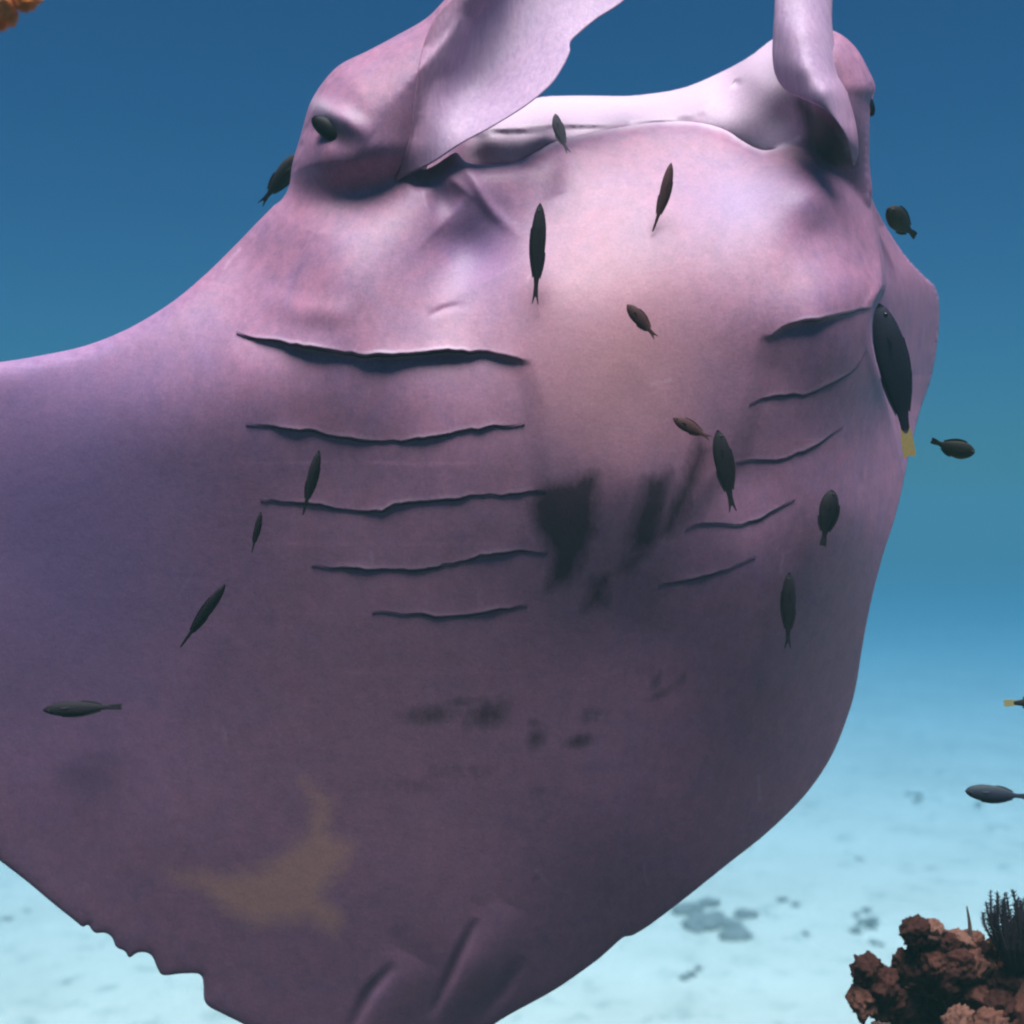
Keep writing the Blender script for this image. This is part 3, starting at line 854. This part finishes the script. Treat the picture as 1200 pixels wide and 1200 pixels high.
def near(px, py, gap):
    h, _ = body_hit(px, py)
    return (h.y if h else 2.1) - gap
fish("damselfish", (352,180), (305,240), 2.30, 24, "dark fish half hidden behind the pale eye lobe on the left", FM['black'], DP, 10, 1)
fish("cleaner_wrasse", (649,134), (665,180), 2.04, 15, "tiny curved grey fish crossing the lip of the mouth", FM['grey'], SL, 20, 1, bend=0.16)
fish("slender_wrasse", (633,238), (627,357), near(630,295,.07), 21, "upright black fish with forked tail just below the mouth corner", FM['black'], SL, 10, -1)
fish("slender_wrasse", (788,191), (766,272), near(778,230,.06), 15, "slim brown fish with a thread-like tail on the lower jaw", FM['brown'], SL, 12, 1, tailshape='narrow', bend=-0.08)
fish("damselfish", (735,357), (769,396), near(751,376,.06), 18, "small stubby maroon fish alone in the middle of the chest", FM['brown'], SL, 10, 1)
fish("slender_wrasse", (374,528), (355,604), near(363,565,.05), 15, "thin black fish crossing the third left gill slit", FM['black'], SL, 15, 1, tailshape='narrow')
fish("slender_wrasse", (306,600), (295,648), near(299,622,.05), 9, "tiniest thin black fish, near the outer end of the left gills", FM['black'], SL, 15, 1, tailshape='narrow')
fish("slender_wrasse", (264,685), (211,759), near(237,722,.05), 15, "slanting black fish with long thin tail on the left wing", FM['black'], SL, 15, -1, tailshape='narrow')
fish("damselfish", (50,832), (143,828), near(97,829,.05), 20, "level dark fish low on the left wing, head to the left", FM['black'], SL, 8, -1, tailshape='fan')
fish("damselfish", (789,490), (833,514), near(810,500,.05), 17, "faint brown fish beside the upper end of a dark belly smudge", FM['brown'], SL, 10, 1)
fish("slender_wrasse", (841,504), (859,600), near(849,548,.05), 25, "plump black fish steeply upright at the inner end of the third right gill slit", FM['black'], SL, 10, 1)
fish("damselfish", (975,574), (964,640), near(971,606,.06), 26, "oval dark fish upright near the right edge of the belly", FM['black'], DP, 10, 1, tailshape='fan')
fish("slender_wrasse", (925,671), (923,760), near(924,713,.06), 20, "spindle shaped dark fish hanging straight upright low on the right belly", FM['black'], SL, 14, -1)
fish("large_wrasse", (1032,355), (1068,536), 1.93, 42, "largest fish, navy black with a yellow tail, beside the right gills", FM['navy'], SL, 8, 1, tailshape='fan', tailmat=M_YEL, bend=-0.05, tf=0.19, dors=0.05)
fish("damselfish", (1040,245), (1073,277), 2.25, 30, "olive brown fish above the right wing edge in open blue water", FM['olive'], DP, 25, 1, tailshape='fan', dY=0.03)
fish("damselfish", (1142,532), (1091,517), 2.1, 25, "green tinged dark fish in open water right of the yellow tailed fish", FM['olive'], DP, 10, -1, tailshape='fan', bend=0.12)
fish("damselfish", (1262,822), (1176,824), 2.0, 28, "yellow and black fish cut by the right edge of the photo", FM['olive'], DP, 8, -1, tailshape='fan', tailmat=M_YEL2)
fish("damselfish", (1131,927), (1207,934), 2.2, 23, "slate grey fish level above the pale sand at right", FM['slate'], DP, 5, -1, tailshape='fan')

# ------------------------------------------------------------------ corals
def coral_mat(name, stops, bump=0.8, pit=(0.45, 0.42, 0.42)):
    k = NT(name)
    a = k.noise(28.0, 6, 0.7)
    b = k.noise(95.0, 5, 0.7)
    oi = k.node('ShaderNodeObjectInfo')
    v = k.math('ADD', k.math('MULTIPLY', a, 0.75), k.math('MULTIPLY', oi.outputs['Random'], 0.25))
    c = k.ramp(v, stops)
    c = k.mix(0.8, c, k.ramp(b, [(0.35, pit), (0.65, (1.25, 1.2, 1.15))]), 'MULTIPLY')
    n1 = k.bump(a, bump, 0.012)
    k.bump(b, bump, 0.005, n1)
    return k.base(c, 0.85, 0.15)
build_reef_blocker()
M_CORAL = coral_mat("brown_coral", [(0.30, (0.03, 0.010, 0.010)), (0.48, (0.11, 0.036, 0.030)), (0.60, (0.27, 0.10, 0.07)), (0.73, (0.75, 0.48, 0.38))])
M_REEF = coral_mat("reef_rock", [(0.30, (0.03, 0.022, 0.022)), (0.5, (0.10, 0.06, 0.05)), (0.7, (0.22, 0.13, 0.10))])
M_ORANGE = coral_mat("orange_coral", [(0.30, (0.70, 0.15, 0.02)), (0.5, (0.90, 0.26, 0.06)), (0.72, (0.95, 0.55, 0.38))], 0.4, (0.85, 0.8, 0.8))
M_STAR = plain("feather_star_arm", (0.012, 0.010, 0.020), (0.03, 0.016, 0.022), 0.8, 120)
M_SPONGE = plain("pale_sponge", (0.12, 0.08, 0.07), (0.05, 0.03, 0.03), 0.9, 60, bump=0.6, bd=0.006)

def lump(seed, rough=0.35, sub=4, spikes=0.25, squash=(1, 1, 1)):
    bm = bmesh.new()
    bmesh.ops.create_icosphere(bm, subdivisions=sub, radius=1)
    for v in bm.verts:
        p = v.co.copy()
        s = Vector((seed * 3.7, seed * 1.3, seed * 7.1))
        d = 1 + rough * noise.noise(p * 1.3 + s) + rough * 0.8 * noise.noise(p * 2.9 + s) + spikes * max(0, noise.noise(p * 4.6 + s)) ** 1.0 + 0.13 * noise.noise(p * 8 + s) + (0.09 * abs(noise.noise(p * 17 + s)) if sub > 3 else 0)
        v.co = Vector((p.x * squash[0], p.y * squash[1], p.z * squash[2])) * d
    me = bpy.data.meshes.new("knob")
    bm.to_mesh(me); bm.free()
    return me

def column(rows, seed, amp, mat, name, parent, seg=48, ringn=60):
    """lumpy rock column through rows of (centre, radius), world space, parent at origin offset"""
    V, F = [], []
    tt = np.linspace(0, len(rows) - 1, ringn)
    cs = np.array([tuple(r[0]) for r in rows]); rs = np.array([r[1] for r in rows])
    ix = np.arange(len(rows))
    for t in tt:
        c = Vector([np.interp(t, ix, cs[:, k]) for k in range(3)])
        r = np.interp(t, ix, rs)
        for k in range(seg):
            th = 2 * math.pi * k / seg
            d = Vector((math.cos(th), math.sin(th), 0))
            p = c + d * r
            q = p * 4.0 + Vector((seed, 0, 0))
            p = c + d * r * (1 + amp * noise.noise(q) + amp * 0.6 * noise.noise(q * 2.4) + amp * 0.35 * noise.noise(q * 6))
            p.z += 0.04 * noise.noise(q * 1.7 + Vector((9, 9, 9)))
            V.append(p - parent.location)
    for i in range(ringn - 1):
        for k in range(seg):
            F.append((i * seg + k, i * seg + (k + 1) % seg, (i + 1) * seg + (k + 1) % seg, (i + 1) * seg + k))
    F += [tuple(reversed(range(seg))), tuple((ringn - 1) * seg + k for k in range(seg))]
    return link_mesh(name, mesh_from(name, V, F), mat, parent)

KN = [lump(i + 1, 0.30, 4, 0.42) for i in range(8)]
for me in KN: me.materials.append(M_CORAL)

reef = empty("coral_head", (0.85, 2.0, 0.0))
tag(reef, "knobbly brown coral head rising into the lower right corner", "coral")
column([(Vector((0.90, 2.05, -4.5)), 1.3), (Vector((0.90, 2.05, -1.0)), 0.75), (Vector((0.90, 2.05, -0.3)), 0.55), (Vector((0.88, 2.03, 0.4)), 0.42), (Vector((0.86, 2.0, 0.75)), 0.30), (Vector((0.84, 1.98, 0.98)), 0.25), (Vector((0.84, 1.98, 1.05)), 0.14)], 3, 0.30, M_REEF, "rock", reef)
KNOBS = [(1018,1138,17,0),(1032,1152,20,0),(1012,1172,18,0),(1030,1180,16,.02),(1046,1170,18,.02),(1056,1184,15,.04),(1074,1093,15,0),(1091,1092,14,0),(1084,1108,17,.02),
 (1058,1128,13,.02),(1074,1134,18,.02),(1092,1128,17,.0),(1110,1106,15,.04),(1124,1104,15,.05),(1139,1106,14,.06),(1120,1128,19,.03),(1140,1132,20,.04),(1104,1148,18,.02),
 (1126,1160,20,.09),(1086,1152,16,.05),(1096,1178,20,.11),(1072,1170,16,.07),(1150,1118,14,.05),(1160,1148,19,.05),(1180,1152,17,.02),(1197,1160,18,.02),(1150,1174,19,.03),(1174,1178,19,.0),
 (1196,1188,20,.0),(1124,1198,15,-.02),(1160,1202,18,-.03),(1088,1205,14,.05),(1190,1126,20,.07),(1118,1180,18,.12),(1215,1140,22,.05),(1225,1175,24,.02),(1240,1130,24,.1),(1210,1215,24,-.03),
 (1180,1225,22,-.02),(1145,1228,22,0),(1110,1228,22,.04),(1250,1200,28,0),(1075,1225,18,.08),(1168,1115,14,.09),(1050,1150,12,.04)]
rnd = random.Random(11)
for i, (px, py, r, dy) in enumerate(KNOBS):
    Y = 1.78 + dy
    o = bpy.data.objects.new("coral_knob", KN[i % len(KN)])
    col.objects.link(o)
    o.parent = reef
    o.location = P(px, py, Y) - reef.location
    s = r * Y / 1500 * 0.98
    o.scale = (s * rnd.uniform(.85, 1.1), s * rnd.uniform(.9, 1.3), s * rnd.uniform(.85, 1.1))
    o.rotation_euler = (rnd.uniform(0, 6.3), rnd.uniform(0, 6.3), rnd.uniform(0, 6.3))
for me in KN: me.polygons.foreach_set('use_smooth', [True] * len(me.polygons))
# branches that carry the outlying knobs
def tube(pts, radii, name, mat, parent, ring=10):
    V, F = [], []
    n = len(pts)
    for i, p in enumerate(pts):
        t = (pts[min(i + 1, n - 1)] - pts[max(i - 1, 0)]).normalized()
        a = t.orthogonal().normalized(); b = t.cross(a)
        for k in range(ring):
            th = 2 * math.pi * k / ring
            V.append(p + (a * math.cos(th) + b * math.sin(th)) * radii[i] * (1 + 0.25 * noise.noise(p * 40 + Vector((k, 0, 0)))) - parent.location)
    for i in range(n - 1):
        for k in range(ring):
            F.append((i * ring + k, i * ring + (k + 1) % ring, (i + 1) * ring + (k + 1) % ring, (i + 1) * ring + k))
    F += [tuple(reversed(range(ring))), tuple((n - 1) * ring + k for k in range(ring))]
    return link_mesh(name, mesh_from(name, V, F), mat, parent)
def path(pts, n=10):
    c = catmull([tuple(p) for p in pts], 1e9, closed=False) if False else np.array([tuple(p) for p in pts], float)
    t = np.linspace(0, len(c) - 1, n)
    return [Vector([np.interp(x, range(len(c)), c[:, k]) for k in range(3)]) for x in t]
tube(path([P(1150,1260,1.92), P(1090,1195,1.88), P(1040,1165,1.80)]), np.linspace(.05, .018, 10), "branch", M_CORAL, reef)
tube(path([P(1160,1250,1.92), P(1120,1170,1.88), P(1085,1110,1.80)]), np.linspace(.06, .018, 10), "branch", M_CORAL, reef)
tube(path([P(1180,1260,1.92), P(1160,1180,1.88), P(1140,1120,1.84)]), np.linspace(.06, .022, 10), "branch", M_CORAL, reef)
tube(path([P(1138,1105,1.83), P(1136,1080,1.83), P(1133,1062,1.83)]), np.linspace(.004, .001, 10), "spine", M_SPONGE, reef)

star = empty("feather_star", P(1190, 1150, 1.82))
tag(star, "black spiky feather star standing on the brown coral at right", "feather star")
bm = bmesh.new(); bmesh.ops.create_icosphere(bm, subdivisions=2, radius=0.010)
me = bpy.data.meshes.new("disc"); bm.to_mesh(me); bm.free()
link_mesh("disc", me, M_STAR, star)
rnd = random.Random(5)
for i in range(60):
    x1 = 1157 + (i / 59) * 95 + rnd.uniform(-3, 3)
    top = 1042 + 34 * rnd.random() ** 1.3 + (10 if i < 3 else 0)
    dy = rnd.uniform(-.03, .04)
    pts = path([P(1190, 1150, 1.82), P(1190 * .45 + x1 * .55, 1118, 1.78 + dy * .7), P(x1 + rnd.uniform(-5, 5), 1085, 1.78 + dy), P(x1 + rnd.uniform(-11, 9), top, 1.78 + dy * 1.2)], 14)
    V, F = [], []
    for j, p in enumerate(pts):
        r = 0.0035 * (1 - j / 13) + 0.0008
        for k in range(5):
            th = 2 * math.pi * k / 5
            V.append(p + Vector((r * math.cos(th), r * math.sin(th), 0)) - star.location)
    for j in range(13):
        for k in range(5):
            F.append((j * 5 + k, j * 5 + (k + 1) % 5, (j + 1) * 5 + (k + 1) % 5, (j + 1) * 5 + k))
    for j in range(1, 28):                      # pinnules
        t = j / 28 * 13
        p = pts[int(t)].lerp(pts[min(int(t) + 1, 13)], t - int(t)) - star.location
        for s in (-1, 1):
            l = 0.013 * (1 - 0.6 * j / 28)
            a = Vector((s * l * rnd.uniform(.6, 1), rnd.uniform(-.5, .5) * l, l * rnd.uniform(.4, .9)))
            w = Vector((0, 0, 0.0016)); u = Vector((0, 0.0014, 0))
            b0 = len(V)
            V += [p - w, p + w, p + u, p + a]
            F += [(b0, b0 + 1, b0 + 3), (b0 + 1, b0 + 2, b0 + 3), (b0 + 2, b0, b0 + 3)]
    link_mesh("arm", mesh_from("arm", V, F), M_STAR, star, smooth=False)

# orange coral on a reef pillar just outside the upper left corner
oc = empty("orange_coral", (-0.95, 1.35, 0.0))
tag(oc, "bright orange coral poking into the upper left corner", "coral")
column([(Vector((-1.05, 1.3, -4.5)), 1.1), (Vector((-1.05, 1.3, -1.0)), 0.5), (Vector((-1.05, 1.3, -0.1)), 0.35), (Vector((-1.0, 1.3, 0.8)), 0.22), (Vector((-0.92, 1.32, 1.7)), 0.16), (Vector((-0.86, 1.35, 2.25)), 0.14), (Vector((-0.84, 1.35, 2.42)), 0.08)], 8, 0.3, M_REEF, "rock", oc)
tube(path([Vector((-0.85, 1.35, 2.25)), P(-70, -20, 1.38), P(0, 0, 1.38)]), np.linspace(.05, .02, 10), "branch", M_ORANGE, oc)
KO = [lump(30 + i, 0.3, 3, 0.4) for i in range(4)]
for me in KO:
    me.materials.append(M_ORANGE); me.polygons.foreach_set('use_smooth', [True] * len(me.polygons))
for i, (px, py, r) in enumerate([(3,5,17),(12,21,9),(0,26,9),(30,2,10),(42,-2,7),(-20,12,18),(-45,8,24),(-30,35,14),(-60,30,20),(22,-4,11),(-75,0,26)]):
    o = bpy.data.objects.new("coral_knob", KO[i % 4]); col.objects.link(o); o.parent = oc
    Y = 1.38 + rnd.uniform(-.02, .02)
    o.location = P(px, py, Y) - oc.location
    s = r * Y / 1500
    o.scale = (s, s * 1.1, s); o.rotation_euler = (rnd.uniform(0, 6), rnd.uniform(0, 6), rnd.uniform(0, 6))

# ------------------------------------------------------------------ rubble on the sand
M_RUB = coral_mat("rubble", [(0.30, (0.16, 0.15, 0.14)), (0.5, (0.28, 0.26, 0.23)), (0.72, (0.42, 0.38, 0.33))])
RL = [lump(60 + i, 0.45, 2, 0.5, (1, 1, 0.65)) for i in range(6)]
def rubble(px, py, wpx, label, n=6, flat=0.5):
    g = floor_at(px, py)
    if g is None: return
    s = wpx * g.y / 1500
    root_v, root_f = [], []
    rr = random.Random(int(px * 7 + py))
    for i in range(n):
        me = RL[rr.randrange(6)]
        k = len(root_v)
        sc = s * rr.uniform(.09, .24)
        c = Vector((rr.gauss(0, .22) * s, rr.gauss(0, .5) * s, sc * flat * 0.35))
        R = Matrix.Rotation(rr.uniform(0, 6.3), 3, 'Z')
        for v in me.vertices: root_v.append(c + R @ Vector((v.co.x * sc, v.co.y * sc, v.co.z * sc * flat * 1.6)))
        root_f += [tuple(k + i2 for i2 in p.vertices) for p in me.polygons]
    o = link_mesh("coral_rubble", mesh_from("coral_rubble", root_v, root_f), M_RUB, loc=g)
    tag(o, label, "rubble", "dark coral rubble lying on the pale sand")
for a in [(838,1082,74,"widest hazy clump of rubble, beside the manta's lower right edge",16),
          (806,1141,30,"small rubble clump nearest the bottom edge, under the manta",4),
          (1016,1080,46,"rubble clump behind the left end of the brown coral",6),
          (928,1057,26,"flat thin rubble streak between the widest clump and the coral",4),
          (944,1094,18,"small rubble lump lower left of the coral's nearest clump",3),
          (1070,938,24,"far rubble patch below and left of the slate grey fish",4),
          (1102,908,9,"tiny far dark rubble speck left of the slate grey fish",2),
          (1124,909,8,"tiny far rubble speck nearest the slate grey fish",2),
          (1150,945,18,"far rubble patch right under the slate grey fish",3),
          (1088,1018,12,"lone rubble speck on open sand above the coral",2),
          (1026,1106,24,"pale rubble smear just above the coral's left knobs",3),
          (24,1072,22,"rubble patch below the left wing's edge near the picture's left side",3),
          (80,1150,10,"small rubble speck on the sand under the wing's ragged edge",2),
          (1010,1008,14,"faint far rubble on open sand right of the belly's edge",2)]:
    rubble(*a)
# loose pebbles nobody could count
V, F = [], []
rr = random.Random(3)
for i in range(420):
    y = 8.0 + 40 * rr.random() ** 1.6
    x = rr.uniform(-0.55, 0.55) * y
    h = FLOOR.ray_cast(Vector((x, y, 2)), Vector((0, 0, -1)))[0]
    if h is None: continue
    me = RL[i % 6]; k = len(V); sc = rr.uniform(.005, .016) * (1 + y * 0.06)
    if i % 6 > 3: sc *= 0.6
    R = Matrix.Rotation(rr.uniform(0, 6.3), 3, 'Z')
    for v in me.vertices: V.append(h + R @ (v.co * sc))
    F += [tuple(k + j for j in p.vertices) for p in me.polygons]
o = link_mesh("pebbles", mesh_from("pebbles", V, F), plain("pebble", (0.40, 0.40, 0.37), (0.24, 0.25, 0.24), 0.9, 20))
tag(o, kind='stuff')

# ------------------------------------------------------------------ the water's haze
bm = bmesh.new()
bmesh.ops.create_cube(bm, size=1)
for v in bm.verts:
    v.co = Vector((v.co.x * 190, v.co.y * 190 + 75, -5.5 + (v.co.z + 0.5) * 8.7))
me = bpy.data.meshes.new("haze"); bm.to_mesh(me); bm.free()
hm = bpy.data.materials.new("water_haze"); hm.use_nodes = True
hn = hm.node_tree.nodes; hn.clear()
ho = hn.new('ShaderNodeOutputMaterial'); hv = hn.new('ShaderNodeVolumePrincipled')
hv.inputs['Color'].default_value = (0.056, 0.141, 0.143, 1)
hv.inputs['Absorption Color'].default_value = (0.0, 0.11, 0.36, 1)      # water takes the red out first
hv.inputs['Density'].default_value = 0.060
hv.inputs['Anisotropy'].default_value = 0.0
hm.node_tree.links.new(hv.outputs[0], ho.inputs['Volume'])
hz = link_mesh("haze", me, hm, smooth=False)
tag(hz, kind='stuff')
